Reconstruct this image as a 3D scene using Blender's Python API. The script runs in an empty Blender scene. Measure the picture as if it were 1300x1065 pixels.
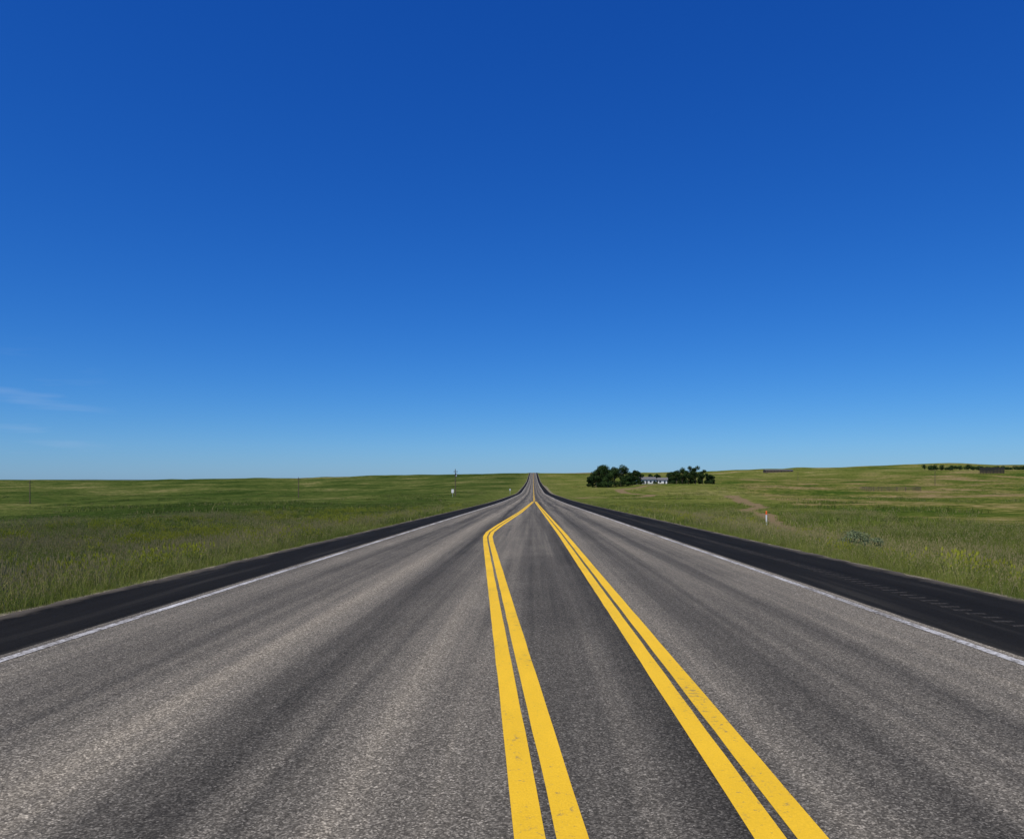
import bpy, math, random, time
import numpy as np
from mathutils import Vector, noise as mn
random.seed(7); rng=np.random.default_rng(7)
T0=time.time()
sc=bpy.context.scene
H_EYE=1.6
# ------------------------------------------------------------------ helpers
def link(o):
    sc.collection.objects.link(o); return o
def mesh_obj(name,verts,faces,mats=(),mi=None,smooth=False,do_link=True):
    me=bpy.data.meshes.new(name)
    verts=np.asarray(verts,dtype=np.float32)
    if isinstance(faces,np.ndarray):
        k=faces.shape[1]; nf=len(faces)
        me.vertices.add(len(verts)); me.vertices.foreach_set('co',verts.ravel())
        me.loops.add(nf*k); me.loops.foreach_set('vertex_index',faces.astype(np.int32).ravel())
        me.polygons.add(nf)
        me.polygons.foreach_set('loop_start',np.arange(0,nf*k,k,dtype=np.int32))
        me.update(calc_edges=True)
    else:
        me.from_pydata(verts.tolist(),[],faces)
    for m in mats: me.materials.append(m)
    if mi is not None: me.polygons.foreach_set('material_index',np.asarray(mi,dtype=np.int32))
    me.polygons.foreach_set('use_smooth',np.full(len(me.polygons),smooth))
    me.update()
    o=bpy.data.objects.new(name,me)
    if do_link: link(o)
    return o
class G:
    def __init__(s,name):
        s.m=bpy.data.materials.new(name); s.m.use_nodes=True; s.t=s.m.node_tree
        s.t.nodes.clear(); s.out=s.t.nodes.new('ShaderNodeOutputMaterial')
    def n(s,ty,**kw):
        nd=s.t.nodes.new(ty)
        for k,v in kw.items():
            if hasattr(nd,k): setattr(nd,k,v)
        return nd
    def l(s,a,b): s.t.links.new(a,b)
    def put(s,sock,v):
        if isinstance(v,bpy.types.NodeSocket): s.l(v,sock)
        else:
            if isinstance(v,(tuple,list)) and len(v)==3 and sock.type=='RGBA': v=(*v,1)
            sock.default_value=v
    def math(s,op,a,b=0.0,c=None,clamp=False):
        nd=s.n('ShaderNodeMath'); nd.operation=op; nd.use_clamp=clamp
        s.put(nd.inputs[0],a); s.put(nd.inputs[1],b)
        if c is not None: s.put(nd.inputs[2],c)
        return nd.outputs[0]
    def mix(s,f,a,b,blend='MIX'):
        nd=s.n('ShaderNodeMix'); nd.data_type='RGBA'; nd.blend_type=blend
        s.put(nd.inputs[0],f); s.put(nd.inputs[6],a); s.put(nd.inputs[7],b)
        return nd.outputs[2]
    def pos(s):
        return s.n('ShaderNodeNewGeometry').outputs['Position']
    def scl(s,v,sx,sy,sz):
        nd=s.n('ShaderNodeVectorMath'); nd.operation='MULTIPLY'; s.l(v,nd.inputs[0]); nd.inputs[1].default_value=(sx,sy,sz); return nd.outputs[0]
    def noise(s,v,scale,detail=3,rough=0.55):
        nd=s.n('ShaderNodeTexNoise'); s.l(v,nd.inputs['Vector']); nd.inputs['Scale'].default_value=scale
        nd.inputs['Detail'].default_value=detail; nd.inputs['Roughness'].default_value=rough
        return nd.outputs['Fac']
    def rmap(s,v,a,b,c=0.0,d=1.0,smooth=False):
        nd=s.n('ShaderNodeMapRange'); nd.clamp=True
        if smooth: nd.interpolation_type='SMOOTHSTEP'
        s.put(nd.inputs[0],v)
        for i,q in enumerate((a,b,c,d)): nd.inputs[i+1].default_value=q
        return nd.outputs[0]
    def ramp(s,v,stops):
        nd=s.n('ShaderNodeValToRGB'); e=nd.color_ramp.elements
        while len(e)<len(stops): e.new(0.5)
        for i,(p,c) in enumerate(stops):
            e[i].position=p; e[i].color=(*c,1) if isinstance(c,tuple) else (c,c,c,1)
        s.put(nd.inputs[0],v); return nd.outputs[0]
    def xyz(s,v):
        nd=s.n('ShaderNodeSeparateXYZ'); s.l(v,nd.inputs[0]); return nd.outputs
    def finish(s,col,rough=0.9,bump=None,bs=0.3,bd=0.01,spec=0.3):
        p=s.n('ShaderNodeBsdfPrincipled'); s.put(p.inputs['Base Color'],col); s.put(p.inputs['Roughness'],rough)
        p.inputs['Specular IOR Level'].default_value=spec
        if bump is not None:
            b=s.n('ShaderNodeBump'); b.inputs['Strength'].default_value=bs; b.inputs['Distance'].default_value=bd
            s.l(bump,b.inputs['Height']); s.l(b.outputs[0],p.inputs['Normal'])
        s.l(p.outputs[0],s.out.inputs[0]); return s.m
def simple(name,col,var=0.25,scale=4,rough=0.8):
    g=G(name); p=g.pos(); n=g.noise(p,scale,4)
    a=tuple(c*(1-var) for c in col); b=tuple(min(1,c*(1+var)) for c in col)
    return g.finish(g.mix(g.rmap(n,0.3,0.7),a,b),rough)
def sm(t):
    t=np.clip(t,0,1); return t*t*(3-2*t)
def s1(t):
    return 0.0 if t<=0 else (1.0 if t>=1 else t*t*(3-2*t))
# ------------------------------------------------------------------ terrain function
_ky=[-300,0,126,320,560,650,780,1340,1480,2600,8000,30000]
_kz=[5.7,0,-2.4,-4.9,-3.9,-2.9,-1.9,11.5,12.2,6,-8,-30]
_t=np.arange(-300,30001,2.0); _z=np.interp(_t,_ky,_kz)
_k=np.exp(-0.5*(np.arange(-45,46)/14.0)**2); _k/=_k.sum()
_zs=np.convolve(np.pad(_z,45,mode='edge'),_k,mode='valid')
_zl=_zs.tolist()
def zr(y): return np.interp(y,_t,_zs)
def zr1(y):
    q=(y+300)/2; i=int(q); i=min(max(i,0),len(_zl)-2); f=q-i
    return _zl[i]*(1-f)+_zl[i+1]*f
def vnoise(x,y,s,seed):
    return mn.noise(Vector((x/s+seed*13.7,y/s-seed*7.1,seed*3.3)))
XL,XR=-6.9,7.3
def zt1(x,y):
    z=zr1(y)
    d=(XL-x) if x<XL else (x-XR if x>XR else 0.0)
    if d<=0: return z-0.03
    z+=-0.03-0.10*s1(d/0.9)-0.55*s1((d-0.5)/6)
    if x<0:
        z-=3.0*s1((-x-25)/130); z-=12.5*s1((-x-100)/700)*s1((y-450)/900)
    else:
        z+=14*s1((x-250)/350)*s1((y-200)/700)
        z+=0.5*s1((x-14)/30)*s1((90-y)/60)
        q=((x-72)/75)**2+((y-430)/110)**2
        if q<9: z+=3.0*math.exp(-q)
    dist=math.hypot(x,y)
    a=s1((d-1)/10)
    if y<300: z+=a*(0.10*vnoise(x,y,3.0,1)+0.22*vnoise(x,y,12,2))
    if d>15 and dist<1500: z+=s1((d-15)/60)*0.75*vnoise(x,y,32,6)
    if d>20: z+=s1((d-20)/120)*3.2*vnoise(x,y,85,3)
    if d>60: z+=s1((d-60)/600)*8*vnoise(x,y*0.75,300,4)
    if dist>2500: z+=s1((dist-2500)/4000)*9*vnoise(x,y,1800,5)
    return z
ys=[-14.0]
while ys[-1]<60: ys.append(ys[-1]+0.5)
while ys[-1]<16000:
    ys.append(ys[-1]+max(0.5,ys[-1]*0.018-0.58))
ys=np.array(ys)
def side(x0,sgn):
    o=[x0]
    while abs(o[-1])<26: o.append(o[-1]+sgn*0.4)
    while abs(o[-1])<14000:
        o.append(o[-1]+sgn*max(0.4,(abs(o[-1])-26)*0.03+0.5))
    return o
xs=np.array(side(XL,-1)[::-1]+[-3.5,0,3.5]+side(XR,1))
nx,ny=len(xs),len(ys)
Vz=[[zt1(x,y) for x in xs.tolist()] for y in ys.tolist()]
V=np.zeros((ny,nx,3),np.float32); V[...,0]=xs[None,:]; V[...,1]=ys[:,None]; V[...,2]=np.array(Vz)
def grid_faces(ny,nx):
    i=np.arange((ny-1)*(nx-1)); r=i//(nx-1); c=i%(nx-1); a=r*nx+c
    return np.stack([a,a+1,a+nx+1,a+nx],1)
Vx=V[...,0].ravel(); Vy=V[...,1].ravel()
def segdist(px,py,pts):
    d=np.full(px.shape,1e9)
    for (x0,y0),(x1,y1) in zip(pts[:-1],pts[1:]):
        dx,dy=x1-x0,y1-y0; t=np.clip(((px-x0)*dx+(py-y0)*dy)/(dx*dx+dy*dy),0,1)
        d=np.minimum(d,np.hypot(px-x0-t*dx,py-y0-t*dy))
    return d
track=[(14.5,41),(17.0,52),(22,70),(26,92),(36,118),(45,160),(62,235)]
drive=[(8,215),(24,232),(38,250),(44,275),(38,305),(40,350),(60,400),(85,430)]
def zones(x,y):
    wt=0.5+0.013*y
    dirt=1-sm((segdist(x,y,track)-0.4*wt)/(0.6*wt))
    dirt=np.maximum(dirt,1-sm((segdist(x,y,drive)-1.6)/1.4))
    red=sm(1-np.abs(x-75)/60)*sm(1-np.abs(y-1400)/160)
    red=np.maximum(red,sm(1-np.abs(x+480)/90)*sm(1-np.abs(y-1420)/140))
    fx=np.interp(y,[0,60,240,600],[24,27,70,160])
    field=sm((x-fx)/4)*(1-sm((y-700)/300))
    d=np.where(x<0,XL-x,x-XR)
    verge=1-sm((d-9)/10)
    return dirt,field,verge,red
di,fi,ve,re_=zones(Vx,Vy)

# ------------------------------------------------------------------ materials
def veg_colour(g,p,det=4):
    px=g.xyz(p)
    flat=g.scl(p,1,1,0)
    n1=g.noise(g.scl(flat,1,0.6,0),0.02,det,0.6)
    n2=g.noise(flat,0.16,det,0.6)
    n3=g.noise(g.scl(flat,0.7,1,0),0.0045,det,0.55)
    side_=g.rmap(px[0],-12,12)
    mixn=g.math('ADD',g.math('MULTIPLY',n1,0.42),g.math('ADD',g.math('MULTIPLY',n2,0.28),g.math('MULTIPLY',n3,0.30)))
    lcol=g.ramp(mixn,
        [(0.40,(0.026,0.047,0.010)),(0.46,(0.048,0.075,0.017)),(0.53,(0.088,0.108,0.028)),(0.60,(0.18,0.168,0.066))])
    rcol=g.ramp(mixn,
        [(0.40,(0.050,0.076,0.014)),(0.46,(0.092,0.118,0.023)),(0.53,(0.152,0.158,0.042)),(0.60,(0.25,0.215,0.095))])
    c=g.mix(side_,lcol,rcol)
    ax=g.math('ABSOLUTE',px[0])
    vf=g.math('MULTIPLY',g.rmap(g.math('ADD',ax,g.math('MULTIPLY',g.math('SUBTRACT',n2,0.5),16)),9,24,1,0),g.rmap(n2,0.35,0.6,0.15,0.7))
    return g.mix(vf,c,(0.185,0.195,0.055)),n1,n2,side_
def ground_mat():
    g=G('prairie_ground'); p=g.pos(); px=g.xyz(p)
    c,n1,n2,side_=veg_colour(g,p)
    at=g.n('ShaderNodeAttribute'); at.attribute_name='zone'
    z=g.xyz(at.outputs['Color']); a2=g.n('ShaderNodeAttribute'); a2.attribute_name='red'
    fine=g.noise(p,3.0,4,0.7); fine2=g.noise(p,14,2,0.6); mid=g.noise(p,0.5,4,0.65)
    rows=g.n('ShaderNodeTexWave'); rows.inputs['Scale'].default_value=0.22; rows.inputs['Distortion'].default_value=1.2
    g.l(g.scl(p,1,0.25,0),rows.inputs['Vector'])
    fn=g.noise(g.scl(p,1,0.7,0),0.024,5,0.62)
    fmix=g.math('ADD',g.math('MULTIPLY',fn,1.05),g.math('MULTIPLY',rows.outputs['Fac'],0.05))
    fcol=g.ramp(g.math('ADD',fmix,g.math('MULTIPLY',mid,0.32)),
        [(0.58,(0.046,0.080,0.013)),(0.67,(0.090,0.112,0.022)),(0.74,(0.155,0.148,0.042)),(0.84,(0.24,0.175,0.09))])
    c=g.mix(z[1],c,fcol)
    c=g.mix(g.math('MULTIPLY',z[2],0.3),c,(0.06,0.085,0.02))
    c=g.mix(1.0,c,g.mix(g.rmap(fine,0.25,0.75),(0.5,0.5,0.5),(1.35,1.35,1.3)),'MULTIPLY')
    c=g.mix(1.0,c,g.mix(g.rmap(mid,0.33,0.67),(0.58,0.62,0.54),(1.42,1.36,1.32)),'MULTIPLY')
    br=g.noise(g.scl(p,1,1,0),0.09,5,0.72)
    c=g.mix(g.rmap(br,0.56,0.66,0,0.45),c,(0.026,0.045,0.013))
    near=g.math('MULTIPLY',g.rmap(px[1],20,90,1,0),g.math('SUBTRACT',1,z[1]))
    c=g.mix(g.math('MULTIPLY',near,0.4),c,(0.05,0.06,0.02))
    dirtc=g.mix(fine2,(0.13,0.085,0.045),(0.28,0.20,0.115))
    dm=g.rmap(g.math('ADD',z[0],g.math('MULTIPLY',g.math('SUBTRACT',fine,0.5),1.5)),0.35,0.85)
    c=g.mix(g.math('MULTIPLY',dm,0.85),c,dirtc)
    c=g.mix(g.math('MULTIPLY',a2.outputs['Fac'],0.6),c,(0.28,0.15,0.08))
    dl=g.math('SUBTRACT',XL,px[0]); dr=g.math('SUBTRACT',px[0],XR); d=g.math('MAXIMUM',dl,dr)
    e=g.math('ADD',d,g.math('MULTIPLY',g.math('SUBTRACT',g.noise(p,1.3,4,0.7),0.5),1.6))
    gm=g.rmap(e,0.15,0.55,1,0)
    vo=g.n('ShaderNodeTexVoronoi'); vo.inputs['Scale'].default_value=38; g.l(p,vo.inputs['Vector'])
    grv=g.mix(g.xyz(vo.outputs['Color'])[0],(0.09,0.078,0.055),(0.32,0.27,0.20))
    c=g.mix(gm,c,grv)
    far_haze=g.rmap(px[1],1900,9000,0,0.8)
    c=g.mix(far_haze,c,(0.10,0.14,0.15))  # aerial haze painted into the ground colour, bluish-grey growing with distance
    h=g.math('ADD',fine,g.math('MULTIPLY',fine2,0.4))
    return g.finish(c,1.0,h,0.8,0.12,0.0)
def asphalt():
    g=G('chip_seal_asphalt'); p=g.pos(); px=g.xyz(p)
    wob=g.math('MULTIPLY',g.math('SUBTRACT',g.noise(g.scl(p,0,0.07,0),1,2),0.5),0.3)
    x=g.math('ADD',px[0],wob)
    t=g.rmap(x,-5.2,4.8)
    def P(v): return (v+5.2)/10
    ramp=g.ramp(t,[(0,0.75),(P(-4.5),0.70),(P(-3.9),0.34),(P(-3.2),0.42),(P(-2.75),1.0),(P(-2.35),0.76),(P(-1.95),0.0),(P(-1.65),0.34),(P(-1.0),0.74),
        (P(-0.2),0.46),(P(0.5),0.40),(P(0.95),0.10),(P(1.5),0.74),(P(2.1),0.16),(P(2.7),0.66),(P(3.3),0.30),(P(3.9),0.74),(P(4.4),0.88)])
    st=g.noise(g.scl(p,2.4,0.035,0),1.0,3,0.55); bl=g.noise(g.scl(p,1,0.4,0),0.9,4,0.65)
    st2=g.noise(g.scl(p,9,0.06,0),1.0,3,0.6)
    v=g.math('ADD',g.math('MULTIPLY',ramp,0.66),g.math('ADD',g.math('MULTIPLY',g.math('SUBTRACT',st,0.5),0.9),g.math('MULTIPLY',g.math('SUBTRACT',bl,0.5),0.32)))
    v=g.math('ADD',v,g.math('MULTIPLY',g.math('SUBTRACT',st2,0.5),0.4))
    v=g.math('ADD',v,0.16)
    e=g.math('MULTIPLY',g.math('SUBTRACT',g.noise(p,2,4),0.5),0.5)
    xx=g.math('ABSOLUTE',g.math('SUBTRACT',g.math('ADD',px[0],e),0.05)); yy=g.math('ABSOLUTE',g.math('SUBTRACT',g.math('ADD',px[1],g.math('MULTIPLY',e,2)),13.8))
    pm=g.math('MULTIPLY',g.rmap(xx,0.60,0.85,1,0),g.rmap(yy,4.6,5.6,1,0))
    v=g.math('SUBTRACT',v,g.math('MULTIPLY',pm,0.10))
    col=g.ramp(v,[(0.1,(0.055,0.051,0.042)),(0.38,(0.121,0.109,0.086)),(0.62,(0.200,0.177,0.135)),(0.95,(0.31,0.268,0.195))])
    vo=g.n('ShaderNodeTexVoronoi'); vo.inputs['Scale'].default_value=105; g.l(p,vo.inputs['Vector'])
    r=g.xyz(vo.outputs['Color'])[0]
    chips=g.ramp(r,[(0.0,0.30),(0.45,0.62),(0.75,1.05),(0.92,1.65),(1.0,2.5)])
    col=g.mix(0.85,col,chips,'MULTIPLY')
    grit=g.noise(p,34,3,0.7)
    col=g.mix(1.0,col,g.mix(g.rmap(grit,0.3,0.7),(0.68,0.68,0.68),(1.25,1.25,1.25)),'MULTIPLY')
    # a few sealed hairline cracks and oil drips
    dr=g.noise(g.scl(p,1,1,0),2.3,2,0.5)
    col=g.mix(g.rmap(dr,0.70,0.76,0,0.35),col,(0.03,0.028,0.024))
    h=g.math('ADD',g.math('MULTIPLY',r,0.6),grit)
    return g.finish(col,0.95,h,0.5,0.010,0.06)
def shoulder_mat():
    g=G('fresh_black_asphalt'); p=g.pos(); px=g.xyz(p)
    n=g.noise(g.scl(p,2.5,0.12,0),1,4,0.6); f=g.noise(p,60,3,0.8)
    c=g.ramp(n,[(0.3,(0.009,0.0088,0.0078)),(0.55,(0.014,0.0135,0.012)),(0.75,(0.030,0.028,0.023))])
    c=g.mix(1,c,g.mix(g.rmap(f,0.3,0.75),(0.5,0.5,0.5),(1.8,1.8,1.8)),'MULTIPLY')
    dl=g.math('ADD',px[0],-XL); dr=g.math('SUBTRACT',XR,px[0]); d=g.math('MINIMUM',dl,dr)
    e=g.math('ADD',d,g.math('MULTIPLY',g.math('SUBTRACT',g.noise(g.scl(p,1,0.4,0),2.2,4,0.7),0.5),0.7))
    c=g.mix(g.rmap(e,0.0,0.3,0.65,0),c,(0.14,0.12,0.09))
    il=g.math('ABSOLUTE',g.math('SUBTRACT',px[0],-0.24)); ii=g.math('ADD',il,g.math('MULTIPLY',g.math('SUBTRACT',g.noise(g.scl(p,1,0.5,0),1.8,4,0.7),0.5),0.25))
    c=g.mix(g.rmap(ii,4.85,5.1,0.45,0),c,(0.11,0.10,0.08))
    return g.finish(c,1.0,f,0.5,0.01,0.04)
def paint(name,col,under,wear=0.36,spread=0.1,fdark=0.35):
    g=G(name); p=g.pos()
    n=g.noise(p,22,4,0.75); m=g.noise(g.scl(p,1.5,0.5,0),1.2,4,0.6); f=g.noise(p,80,2,0.8)
    w=g.math('ADD',g.math('MULTIPLY',n,0.65),g.math('MULTIPLY',m,0.35))
    c=g.mix(g.rmap(m,0.3,0.7),tuple(q*0.82 for q in col),col)
    c=g.mix(g.rmap(f,0.35,0.7,fdark,0),c,tuple(q*0.6 for q in col))
    c=g.mix(g.rmap(w,wear,wear+spread,1,0),c,under)
    return g.finish(c,0.8,f,0.4,0.008,0.15)
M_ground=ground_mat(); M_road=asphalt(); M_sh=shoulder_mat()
M_yel=paint('yellow_road_paint',(0.93,0.56,0.028),(0.33,0.23,0.07),0.355,0.07,0.45)
M_wht=paint('white_road_paint',(0.64,0.62,0.57),(0.14,0.125,0.10),0.43,0.12)
# ------------------------------------------------------------------ ground & road
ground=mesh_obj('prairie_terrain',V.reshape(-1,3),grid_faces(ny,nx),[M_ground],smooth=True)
ca=ground.data.color_attributes.new('zone','FLOAT_COLOR','POINT')
ca.data.foreach_set('color',np.stack([di,fi,ve,np.ones_like(di)],1).astype(np.float32).ravel())
ra=ground.data.attributes.new('red','FLOAT','POINT'); ra.data.foreach_set('value',re_.astype(np.float32))
yr=ys[ys<2300]
def strip(name,xa,xb,dz,mat,y0=-14,y1=2300,jl=0,jr=0):
    yy=yr[(yr>=y0)&(yr<=y1)]
    A=np.array([xa(y) if callable(xa) else xa for y in yy]); B=np.array([xb(y) if callable(xb) else xb for y in yy])
    A=A+jl*rng.uniform(-1,1,len(yy)); B=B+jr*rng.uniform(-1,1,len(yy))
    z=zr(yy)+dz
    v=np.stack([np.stack([A,yy,z],1),np.stack([B,yy,z],1)],1).reshape(-1,3)
    return mesh_obj(name,v,grid_faces(len(yy),2),[mat])
strip('road',-5.22,4.74,0.008,M_road,jl=0.012,jr=0.012)
strip('road_shoulder',XL,-5.1,0.0,M_sh,jl=0.07)
strip('road_shoulder',4.6,XR,0.0,M_sh,jr=0.07)
strip('white_edge_line',-5.10,-4.99,0.013,M_wht)
strip('white_edge_line',4.51,4.62,0.013,M_wht)
ly=[-14,4.34,24,27,30,36,60,126]; lx=[1.35,0.018,-1.44,-1.64,-1.73,-1.64,-1.05,-0.02]
ry=[-14,4.34,28.7,126]; rx=[1.22,1.185,1.10,0.36]
cl=lambda y: float(np.interp(y,ly,lx)); cr=lambda y: float(np.interp(y,ry,rx))
def pair(name,c,y0,y1,w=0.145,gap=0.05):
    e=bpy.data.objects.new(name,None); link(e)
    for nm,a,b in (('stripe_a',-gap/2-w,-gap/2),('stripe_b',gap/2,gap/2+w)):
        o=strip(nm,(lambda y,a=a:c(y)+a),(lambda y,b=b:c(y)+b),0.013,M_yel,y0,y1,0.003,0.003); o.parent=e
pair('double_yellow_line',cl,-14,125)
pair('double_yellow_line',cr,-14,125)
pair('double_yellow_line',lambda y:0.17,127,2300,0.09,0.10)
def rumble(xc,y0,y1,w):
    v=[];f=[]
    y=y0
    while y<y1:
        b=len(v); a=random.uniform(-0.02,0.02)
        for dy,dz in [(-0.055,0.001),(-0.02,0.005),(0.02,0.005),(0.055,0.001)]:
            zz=zr1(y+dy)+dz
            v+= [(xc-w/2+a,y+dy,zz),(xc+w/2+a,y+dy,zz)]
        for k in range(3): f.append((b+2*k,b+2*k+1,b+2*k+3,b+2*k+2))
        y+=0.30
    g=G('rumble_asphalt'); p=g.pos(); n=g.noise(p,30,4,0.8)
    m=g.finish(g.ramp(n,[(0.4,(0.012,0.0115,0.011)),(0.7,(0.085,0.078,0.066))]),1,n,0.4,0.01,0.04)
    mesh_obj('rumble_strip',v,f,[m])
rumble(5.85,3,90,0.26)
# ------------------------------------------------------------------ grass
def blade_mat(name,dry=0.0,tint=None):
    g=G(name); p=g.pos()
    c,n1,n2,side_=veg_colour(g,p,2)
    oi=g.n('ShaderNodeObjectInfo'); r=oi.outputs['Random']
    c=g.mix(1,c,g.mix(r,(0.85,0.9,0.75),(1.8,1.7,1.45)),'MULTIPLY')
    if tint: c=g.mix(tint[1],c,tint[0])
    if dry: c=g.mix(dry,c,(0.36,0.30,0.15))
    d=g.n('ShaderNodeBsdfDiffuse'); t=g.n('ShaderNodeBsdfTranslucent'); mx=g.n('ShaderNodeMixShader')
    g.put(d.inputs[0],c); g.put(t.inputs[0],c); mx.inputs[0].default_value=0.3
    g.l(d.outputs[0],mx.inputs[1]); g.l(t.outputs[0],mx.inputs[2]); g.l(mx.outputs[0],g.out.inputs[0])
    return g.m
MB=blade_mat('grass_blade',0,((0.16,0.22,0.04),0.33)); MD=blade_mat('dry_stem',0.75); MY=blade_mat('clover_flower',0,((0.33,0.34,0.04),0.75)); MS=blade_mat('sage_leaf',0,((0.17,0.21,0.12),0.8))
def tuft(name,nb,R,h,w,dry=0.08,flower=0.0,heads=0.0):
    v=[];f=[];mi=[]
    for i in range(nb):
        r=R*math.sqrt(random.random()); a=random.uniform(0,6.283); x,y=r*math.cos(a),r*math.sin(a)
        la=random.uniform(0,6.283); hh=h*random.uniform(0.45,1.15); ln=hh*random.uniform(0.1,0.65)
        wa=random.uniform(0,6.283); wx,wy=math.cos(wa)*w/2,math.sin(wa)*w/2
        m=1 if random.random()<dry else 0
        b=len(v)
        for t,k in ((0,1),(0.5,0.85)):
            cx=x+math.cos(la)*ln*t*t; cy=y+math.sin(la)*ln*t*t; cz=hh*t-0.03
            v.append((cx-wx*k,cy-wy*k,cz)); v.append((cx+wx*k,cy+wy*k,cz))
        tx,ty,tz=x+math.cos(la)*ln,y+math.sin(la)*ln,hh*0.95
        v.append((tx,ty,tz))
        f+= [(b,b+1,b+3,b+2),(b+2,b+3,b+4)]; mi+=[m,m]
        if random.random()<flower or random.random()<heads:
            isf=random.random()<flower/(flower+heads)
            s=w*(2.2 if isf else 1.6); L=hh*0.16
            for q in (0,1.57):
                dx,dy=math.cos(wa+q)*s,math.sin(wa+q)*s
                b=len(v)
                v+=[(tx,ty,tz-L*0.3),(tx+dx,ty+dy,tz+L*0.3),(tx,ty,tz+L),(tx-dx,ty-dy,tz+L*0.3)]
                f.append((b,b+1,b+2,b+3)); mi.append(2 if isf else 1)
    return mesh_obj(name,v,f,[MB,MD,MY],mi,do_link=False)
def coll(name,objs):
    c=bpy.data.collections.new(name)
    for o in objs: c.objects.link(o)
    return c
c_near=coll('grass_near_src',[tuft('gn%d'%i,60,0.22,0.26+0.05*(i%3),0.007,0.10+0.12*(i==2),0.0,0.05) for i in range(6)])
c_tall=coll('grass_tall_src',[tuft('gt%d'%i,36,0.22,0.5,0.007,0.45,0.0,0.5) for i in range(4)])
c_clov=coll('clover_src',[tuft('gc%d'%i,50,0.25,0.48,0.010,0.02,0.5,0.0) for i in range(4)])
c_far=coll('grass_far_src',[tuft('gf%d'%i,40,0.7,0.30,0.03,0.08+0.2*(i==3),0.0,0.0) for i in range(5)])
def scatter(name,pts,collection,smin,smax):
    me=bpy.data.meshes.new(name); pts=np.asarray(pts,np.float32)
    me.vertices.add(len(pts)); me.vertices.foreach_set('co',pts[:,:3].ravel())
    at=me.attributes.new('sc','FLOAT','POINT'); at.data.foreach_set('value',(rng.uniform(smin,smax,len(pts))*pts[:,3]).astype(np.float32))
    o=link(bpy.data.objects.new(name,me))
    ng=bpy.data.node_groups.new(name,'GeometryNodeTree')
    ng.interface.new_socket('Geometry',in_out='INPUT',socket_type='NodeSocketGeometry'); ng.interface.new_socket('Geometry',in_out='OUTPUT',socket_type='NodeSocketGeometry')
    N=ng.nodes.new; a=N('NodeGroupInput'); z=N('NodeGroupOutput'); ip=N('GeometryNodeInstanceOnPoints'); ci=N('GeometryNodeCollectionInfo')
    ci.inputs['Collection'].default_value=collection; ci.inputs['Separate Children'].default_value=True; ci.inputs['Reset Children'].default_value=True
    rv=N('FunctionNodeRandomValue'); rv.data_type='FLOAT_VECTOR'; rv.inputs[0].default_value=(-0.12,-0.12,0); rv.inputs[1].default_value=(0.12,0.12,6.283)
    na=N('GeometryNodeInputNamedAttribute'); na.data_type='FLOAT'; na.inputs['Name'].default_value='sc'
    L=ng.links.new
    L(a.outputs[0],ip.inputs['Points']); L(ci.outputs[0],ip.inputs['Instance']); ip.inputs['Pick Instance'].default_value=True
    L(rv.outputs[0],ip.inputs['Rotation']); L(na.outputs[0],ip.inputs['Scale']); L(ip.outputs[0],z.inputs[0])
    md=o.modifiers.new('scatter','NODES'); md.node_group=ng
    return o
def gen(n,y0,y1,dmin,accept,power=1.0):
    out=[]
    y=y0+(y1-y0)*rng.random(n)**power; half=0.80*y+3
    x=rng.uniform(-1,1,n)*half
    d=np.where(x<0,XL-x,x-XR)
    di,fi,ve,_=zones(x,y)
    keep=(d>=dmin)&(di<0.35+0.4*rng.random(n))
    for xx,yy,dd,ff in zip(x[keep].tolist(),y[keep].tolist(),d[keep].tolist(),fi[keep].tolist()):
        s=accept(xx,yy,dd,ff)
        if s<=0: continue
        out.append((xx,yy,zt1(xx,yy),s))
    return out
def a_near(x,y,d,fi):
    if fi>0.5 and random.random()<0.75: return 0
    if y>34 and random.random()<(y-34)/14: return 0
    if d<1.0 and random.random()>d/1.0: return 0
    return 0.45+0.55*min(1,d/2.0) if fi<0.5 else 0.5
def a_tall(x,y,d,fi):
    if fi>0.5 or d>30: return 0
    n=vnoise(x,y,6,9)+0.25*vnoise(x,y,1.7,10)
    p=0.85 if n>0.15 else 0.06
    if d<0.8 or random.random()>p: return 0
    return 1.0
def a_clov(x,y,d,fi):
    if fi>0.5 or not (1.0<d<(22 if x<0 else 8)): return 0
    n=vnoise(x,y,5,11)+0.4*vnoise(x,y,1.6,12)
    if n<0.08 or random.random()>(0.7 if x<0 else 0.3): return 0
    return 1.0
def a_far(x,y,d,fi):
    if fi>0.3: return 0
    if random.random()<s1((y-60)/150): return 0
    if d>25 and random.random()<0.45: return 0
    return (0.95-0.5*s1((d-12)/25))*(1-0.5*s1((y-70)/120))
def a_brush(x,y,d,fi):
    n=vnoise(x,y,26,21)+0.5*vnoise(x,y,9,22)
    if n<0.32 or d<14: return 0
    return 1.0+0.6*random.random()
scatter('grass_verge',gen(36000,5,48,0.10,a_near,0.75),c_near,0.7,1.25)
scatter('tall_grass',gen(12000,6,75,0.5,a_tall,0.8),c_tall,0.7,1.2)
scatter('sweet_clover',gen(12000,8,90,0.5,a_clov,0.8),c_clov,0.6,1.1)
scatter('prairie_grass',gen(54000,34,210,0.6,a_far,0.7),c_far,0.7,1.3)
scatter('prairie_brush',gen(26000,90,520,12,a_brush,0.8),c_far,0.9,1.7)
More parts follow.
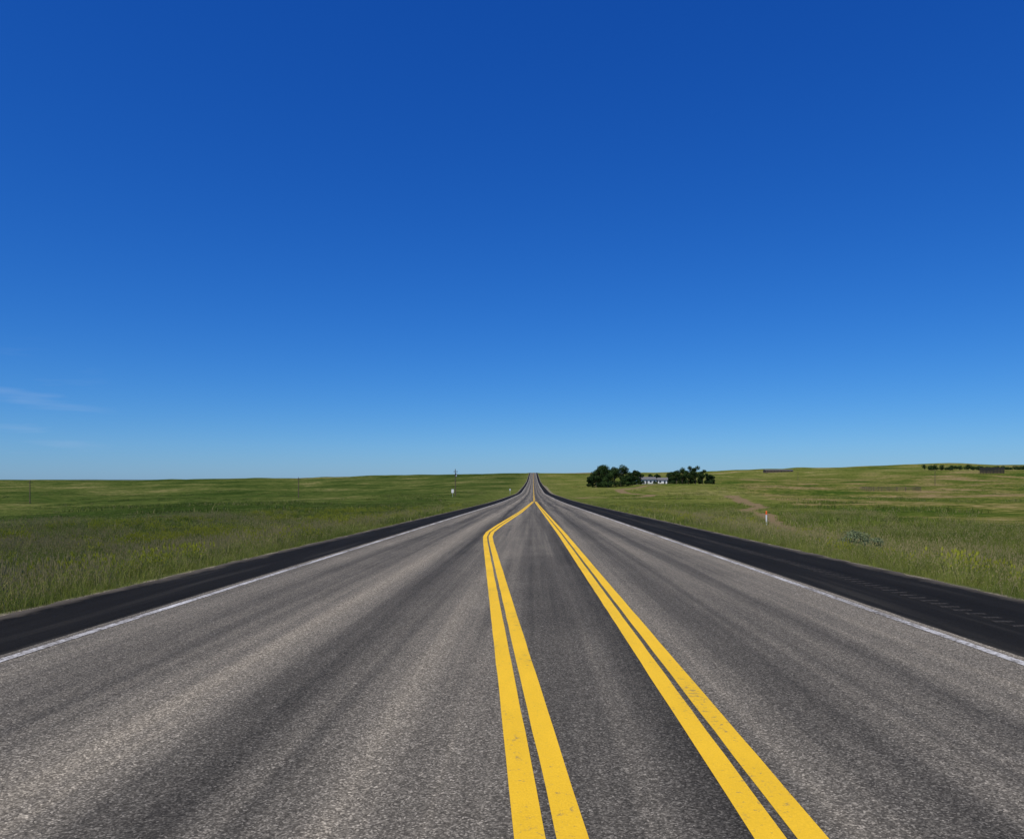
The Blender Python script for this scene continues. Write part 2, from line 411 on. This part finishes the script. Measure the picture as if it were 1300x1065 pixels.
# ------------------------------------------------------------------ foliage helpers
def leafcloud(v,f,mi,c,r,n,ls,m):
    u=rng.normal(size=(n,3)); u/=np.linalg.norm(u,axis=1,keepdims=True)
    q=np.asarray(c)+u*np.array(r)*(rng.random((n,1))**0.4)
    a=rng.normal(size=(n,3)); a/=np.linalg.norm(a,axis=1,keepdims=True); b=np.cross(a,u+0.01); b/=np.linalg.norm(b,axis=1,keepdims=True)+1e-6
    s=ls*rng.uniform(0.6,1.4,(n,1)); k=len(v)
    P=np.stack([q-a*s,q+b*s*0.5,q+a*s,q-b*s*0.5],1).reshape(-1,3)
    v.extend(P.tolist()); f.extend([(k+4*i,k+4*i+1,k+4*i+2,k+4*i+3) for i in range(n)]); mi.extend([m]*n)
def cyl(v,f,mi,p0,p1,r0,r1,m,n=7):
    p0=Vector(p0);p1=Vector(p1); d=(p1-p0).normalized(); a=d.orthogonal().normalized(); b=d.cross(a); k=len(v)
    for p,r in ((p0,r0),(p1,r1)):
        for i in range(n):
            t=6.2832*i/n; v.append(tuple(p+a*math.cos(t)*r+b*math.sin(t)*r))
    for i in range(n): f.append((k+i,k+(i+1)%n,k+n+(i+1)%n,k+n+i)); mi.append(m)
    f.append(tuple(k+n+i for i in range(n))); mi.append(m)
M_bark=simple('bark',(0.10,0.075,0.05),0.4,6)
def shrub(x,y,s):
    v=[];f=[];mi=[]
    for i in range(9):
        a=random.uniform(0,6.28); r=random.uniform(0.2,0.7); tip=(math.cos(a)*r*0.6,math.sin(a)*r*0.6,random.uniform(0.35,0.75))
        cyl(v,f,mi,(0,0,-0.05),tip,0.02,0.006,1,5)
        leafcloud(v,f,mi,np.array(tip),(0.28,0.28,0.24),260,0.035,0)
    o=mesh_obj('sage_shrub',v,f,[MS,M_bark],mi); o.location=(x,y,zt1(x,y)); o.scale=(s*1.25,s,s); o.rotation_euler[2]=random.uniform(0,6)
for x,y,s in ((10.6,24.5,0.8),(11.6,25.5,0.65),(12.4,28,0.6)): shrub(x,y,s)
def leaf_mat(name,a,b):
    g=G(name); p=g.pos(); n=g.noise(p,0.5,3,0.6); oi=g.n('ShaderNodeObjectInfo')
    c=g.mix(g.rmap(n,0.35,0.65),a,b); c=g.mix(1,c,g.mix(oi.outputs['Random'],(0.75,0.75,0.75),(1.25,1.25,1.2)),'MULTIPLY')
    return g.finish(c,0.9,spec=0.05)
M_leaf=leaf_mat('dark_foliage',(0.012,0.026,0.009),(0.038,0.066,0.018))
def tree(x,y,h,w,name='broadleaf_tree'):
    v=[];f=[];mi=[]
    cyl(v,f,mi,(0,0,-0.3),(0,0,h*0.45),h*0.03,h*0.018,1,8)
    nl=random.randint(10,14)
    for i in range(nl):
        a=random.uniform(0,6.28); zz=h*random.uniform(0.28,0.90); fr=math.sin(math.pi*min(1,max(0.1,(zz/h-0.08)/0.92)))**0.6
        r=w*0.5*random.uniform(0.2,0.85)*fr
        tip=(math.cos(a)*r,math.sin(a)*r,zz)
        cyl(v,f,mi,(0,0,min(h*0.45,zz*0.6)),tip,h*0.012,h*0.004,1,5)
        cr=w*random.uniform(0.15,0.24)
        leafcloud(v,f,mi,np.array(tip),(cr,cr,cr*0.85),260,0.28,0)
    for i in range(6):
        a=random.uniform(0,6.28); leafcloud(v,f,mi,np.array((math.cos(a)*w*0.3,math.sin(a)*w*0.3,h*0.16)),(w*0.2,w*0.2,h*0.14),150,0.28,0)
    o=mesh_obj(name,v,f,[M_leaf,M_bark],mi); o.location=(x,y,zt1(x,y)-0.1)
for px_,Y,h,w in ((757,395,10.0,8),(764,400,12,9),(772,392,12.0,10),(780,405,11,9),(788,398,11.5,9),(797,410,8.5,7),(751,410,6,6),(768,408,11,9),
                  (806,425,8.5,6),(813,440,7.5,6),(802,435,7,6),(848,492,8,6),(854,480,8.5,7),(859,465,9.5,8),(866,468,11,9),(874,474,12,9),(883,470,11.5,9),(892,478,9.5,8),(901,480,6,7),(826,495,7,6),(833,500,8,6)):
    tree((px_-677)/950*Y,Y,h,w)
def bush(x,y,h):
    v=[];f=[];mi=[]
    for i in range(6):
        a=random.uniform(0,6.28); tip=(math.cos(a)*h*0.5,math.sin(a)*h*0.4,h*random.uniform(0.4,0.75))
        cyl(v,f,mi,(0,0,-0.1),tip,0.06,0.02,1,5); leafcloud(v,f,mi,np.array(tip),(h*0.35,h*0.35,h*0.3),120,0.2,0)
    o=mesh_obj('bush',v,f,[M_leaf,M_bark],mi); o.location=(x,y,zt1(x,y))
for x,y,h in ((61,445,1.8),(64.5,447,1.3),(73,449,1.6),(84,452,2.2),(112,470,2.5)): bush(x,y,h)
def treeline(name,x0,x1,y0,n,h):
    v=[];f=[];mi=[]
    for i in range(n):
        x=x0+(x1-x0)*(i+random.uniform(-0.3,0.3))/n; y=y0+random.uniform(-8,8)+ (x-x0)*0.05; z=zt1(x,y); hh=h*random.uniform(0.75,1.15)
        cyl(v,f,mi,(x,y,z-0.3),(x,y,z+hh*0.6),0.25,0.12,1,5)
        for k in range(3): leafcloud(v,f,mi,np.array((x+random.uniform(-1.5,1.5),y+random.uniform(-1,1),z+hh*random.uniform(0.35,0.75))),(2.6,2.6,hh*0.32),90,0.55,0)
    mesh_obj(name,v,f,[M_leaf,M_bark],mi)
treeline('distant_treeline',474,720,905,85,6.5)
# ------------------------------------------------------------------ built things
M_wood=simple('weathered_wood',(0.10,0.075,0.05),0.35,5); M_white=simple('white_siding',(0.66,0.66,0.64),0.08,2); M_roof=simple('grey_roof',(0.13,0.125,0.12),0.2,3)
M_glass=simple('dark_window',(0.03,0.035,0.04),0.1,3,0.2); M_metal=simple('galvanised_metal',(0.45,0.46,0.47),0.1,3,0.5)
M_org=simple('orange_plastic',(0.75,0.12,0.02),0.08,6,0.5); M_tan=simple('tan_wall',(0.30,0.26,0.21),0.1,3); M_dark=simple('dark_timber',(0.03,0.026,0.022),0.3,3)
def box(v,f,mi,c,s,m):
    k=len(v)
    for dx in (-1,1):
        for dy in (-1,1):
            for dz in (0,1): v.append((c[0]+dx*s[0]/2,c[1]+dy*s[1]/2,c[2]+dz*s[2]))
    for q in ((0,1,3,2),(4,6,7,5),(0,4,5,1),(2,3,7,6),(0,2,6,4),(1,5,7,3)): f.append(tuple(k+i for i in q)); mi.append(m)
def parent_at(name,x,y,rz=0):
    e=bpy.data.objects.new(name,None); link(e); e.location=(x,y,zt1(x,y)); e.rotation_euler[2]=rz; return e
def part(par,name,build,mats):
    v=[];f=[];mi=[]; build(v,f,mi); o=mesh_obj(name,v,f,mats,mi); o.parent=par; return o
def pole(x,y,h=9.5,rz=0.0,r=0.17):
    e=parent_at('utility_pole',x,y,rz)
    part(e,'shaft',lambda v,f,mi:cyl(v,f,mi,(0,0,-0.5),(0,0,h),r,r*0.72,0,10),[M_wood])
    part(e,'crossarm',lambda v,f,mi:box(v,f,mi,(0,-0.19,h-1.0),(2.0,0.12,0.14),0),[M_wood])
    def ins(v,f,mi):
        for xx in (-0.9,-0.35,0.35,0.9): cyl(v,f,mi,(xx,-0.19,h-0.86),(xx,-0.19,h-0.65),0.05,0.03,0,8)
    part(e,'insulators',ins,[M_wood])
    return e
def pole_at(px_,Y,h,rz=0.0,r=0.17): return pole((px_-677)/950*Y,Y,h,rz,r)
p1=pole_at(578,265,9.8,0.9)
part(p1,'transformer',lambda v,f,mi:cyl(v,f,mi,(0.45,0,7.2),(0.45,0,8.3),0.28,0.28,0,12),[M_metal])
pole_at(379,330,9.0,1.1,0.19); pole_at(38,300,9.3,1.1,0.19); pole_at(1187,560,11,0.8,0.2); pole_at(1013,800,9,0.8,0.2)
def house(x,y,L,W,h,rh,rz,name,mw,mr,wins=4,door=True):
    e=parent_at(name,x,y,rz)
    part(e,'walls',lambda v,f,mi:box(v,f,mi,(0,0,-0.9),(L,W,h+0.9),0),[mw])
    def roof(v,f,mi):
        o=0.5; X=L/2+o; Y=W/2+o; b=h+0.003
        k=len(v)
        v+=[(-X,-Y,b),(X,-Y,b),(X,Y,b),(-X,Y,b),(-X,0,b+rh),(X,0,b+rh)]
        for q in ((0,1,5,4),(2,3,4,5),(0,4,3),(1,2,5),(0,3,2,1)): f.append(tuple(k+i for i in q)); mi.append(0)
    part(e,'roof',roof,[mr])
    def wn(v,f,mi):
        for i in range(wins):
            xx=-L/2+(i+0.5)*L/wins
            if door and i==wins//2: box(v,f,mi,(xx,-W/2-0.02,0.0),(1.0,0.06,2.05),0)
            else: box(v,f,mi,(xx,-W/2-0.02,1.0),(1.2,0.06,1.1),0)
    part(e,'windows_and_door',wn,[M_glass])
    return e
house(68,455,12,7,2.7,1.6,0.15,'farm_house',M_white,M_roof,5)
house(79.5,460,5.5,5,2.6,1.5,-0.2,'farm_shed',M_white,M_roof,2)
house(355,1085,40,12,2.8,1.0,0.05,'long_barn',M_wood,M_roof,8)
def snowfence(x,y,L,h):
    e=parent_at('snow_fence',x,y,0.1)
    def posts(v,f,mi):
        for i in range(8):
            xx=-L/2+i*L/7
            box(v,f,mi,(xx,0,-1.6),(0.3,0.3,h+1.6),0)
            cyl(v,f,mi,(xx,2.4,-0.6),(xx,0.2,h*0.8),0.1,0.1,0,5)
    def slats(v,f,mi):
        for k in range(9): box(v,f,mi,(0,-0.22,0.6+k*(h-0.6)/9),(L+0.5,0.06,(h-0.6)/9*0.85),0)
    part(e,'posts',posts,[M_dark]); part(e,'slats',slats,[M_dark])
snowfence(461,752,26,6.5)
def corral():
    v=[];f=[];mi=[]
    P=[(150,330),(172,332),(176,345),(152,348),(150,330)]
    for (x0,y0),(x1,y1) in zip(P[:-1],P[1:]):
        for i in range(6):
            a=i/6;b=(i+1)/6; A=(x0+(x1-x0)*a,y0+(y1-y0)*a);B=(x0+(x1-x0)*b,y0+(y1-y0)*b); za,zb=zt1(*A),zt1(*B)
            cyl(v,f,mi,(*A,za-0.2),(*A,za+1.9),0.1,0.09,0,6)
            for q in (0.6,1.15,1.7): cyl(v,f,mi,(*A,za+q),(*B,zb+q),0.06,0.06,0,5)
    mesh_obj('corral_fence',v,f,[M_wood],mi)
corral()
e=parent_at('marker_post',16.2,52)
part(e,'post',lambda v,f,mi:cyl(v,f,mi,(0,0,-0.2),(0,0,0.72),0.05,0.05,0,12),[M_white])
part(e,'cap',lambda v,f,mi:(cyl(v,f,mi,(0,0,0.72),(0,0,0.93),0.057,0.055,0,12),cyl(v,f,mi,(0,0,0.93),(0,0,0.98),0.055,0.02,0,12)),[M_org])
def sign(x,y,w,h,top,m,name):
    e=parent_at(name,x,y)
    part(e,'post',lambda v,f,mi:box(v,f,mi,(0,0.04,-0.3),(0.07,0.05,top+0.25),0),[M_metal])
    part(e,'panel',lambda v,f,mi:box(v,f,mi,(0,0,top-h),(w,0.012,h),0),[m])
sign(-27.5,255,0.8,1.2,2.6,M_white,'roadside_sign')
sign(-9.3,300,0.6,0.75,2.2,M_metal,'speed_limit_sign')
# ------------------------------------------------------------------ light & sky
el=math.radians(56); d=Vector((-0.50,-0.87,0)).normalized()*math.cos(el); d.z=math.sin(el)
L=bpy.data.lights.new('sun','SUN'); L.energy=4.3; L.angle=math.radians(0.53); L.color=(1,0.95,0.87)
so=link(bpy.data.objects.new('sun',L)); so.rotation_euler=d.to_track_quat('Z','Y').to_euler()
w=bpy.data.worlds.new('World'); sc.world=w; w.use_nodes=True; nt=w.node_tree; nt.nodes.clear()
N=nt.nodes.new; out=N('ShaderNodeOutputWorld'); bg=N('ShaderNodeBackground'); sky=N('ShaderNodeTexSky'); sky.sky_type='NISHITA'; sky.sun_disc=False
sky.sun_elevation=el; sky.sun_rotation=math.atan2(d.x,d.y); sky.altitude=800; sky.air_density=1.0; sky.dust_density=0.3; sky.ozone_density=4.0
hs=N('ShaderNodeHueSaturation'); hs.inputs['Saturation'].default_value=1.22
nt.links.new(sky.outputs[0],hs.inputs['Color'])
sp=N('ShaderNodeSeparateColor'); cb=N('ShaderNodeCombineColor'); nt.links.new(hs.outputs[0],sp.inputs[0])
for i,(p_,k_) in enumerate(((1.20,0.265),(0.96,0.72),(0.70,2.02))):
    a=N('ShaderNodeMath'); a.operation='POWER'; b=N('ShaderNodeMath'); b.operation='MULTIPLY'
    a.inputs[1].default_value=p_; b.inputs[1].default_value=k_
    nt.links.new(sp.outputs[i],a.inputs[0]); nt.links.new(a.outputs[0],b.inputs[0]); nt.links.new(b.outputs[0],cb.inputs[i])
tc=N('ShaderNodeTexCoord'); mp=N('ShaderNodeMapping'); mp.inputs['Scale'].default_value=(3,3,26); nz=N('ShaderNodeTexNoise'); nz.inputs['Scale'].default_value=2.2; nz.inputs['Detail'].default_value=6
nt.links.new(tc.outputs['Generated'],mp.inputs[0]); nt.links.new(mp.outputs[0],nz.inputs['Vector'])
dp=N('ShaderNodeVectorMath'); dp.operation='DISTANCE'; cv=Vector((-640/950,1,80/950)).normalized(); dp.inputs[1].default_value=cv
nt.links.new(tc.outputs['Generated'],dp.inputs[0])
m1=N('ShaderNodeMapRange'); m1.inputs[1].default_value=0.02; m1.inputs[2].default_value=0.09; m1.inputs[3].default_value=1; m1.inputs[4].default_value=0; nt.links.new(dp.outputs['Value'],m1.inputs[0])
m2=N('ShaderNodeMapRange'); m2.inputs[1].default_value=0.5; m2.inputs[2].default_value=0.75; nt.links.new(nz.outputs['Fac'],m2.inputs[0])
mm=N('ShaderNodeMath'); mm.operation='MULTIPLY'; nt.links.new(m1.outputs[0],mm.inputs[0]); nt.links.new(m2.outputs[0],mm.inputs[1])
m3=N('ShaderNodeMath'); m3.operation='MULTIPLY'; m3.inputs[1].default_value=0.3; nt.links.new(mm.outputs[0],m3.inputs[0])
mx=N('ShaderNodeMix'); mx.data_type='RGBA'; nt.links.new(m3.outputs[0],mx.inputs[0]); nt.links.new(cb.outputs[0],mx.inputs[6]); mx.inputs[7].default_value=(5.0,6.2,8.5,1)
nt.links.new(mx.outputs[2],bg.inputs['Color']); bg.inputs['Strength'].default_value=0.09
nt.links.new(bg.outputs[0],out.inputs[0])
# ------------------------------------------------------------------ camera
cam=bpy.data.cameras.new('camera'); co=link(bpy.data.objects.new('camera',cam)); co.location=(0,0,H_EYE); co.rotation_euler=(math.radians(90),0,0)
cam.sensor_width=36; cam.lens=36*950/1300; cam.shift_x=-27/1300; cam.shift_y=74.5/1300; cam.clip_end=40000; cam.clip_start=0.05
sc.camera=co
sc.view_settings.view_transform='Standard'; sc.view_settings.look='None'; sc.view_settings.exposure=0; sc.view_settings.gamma=1
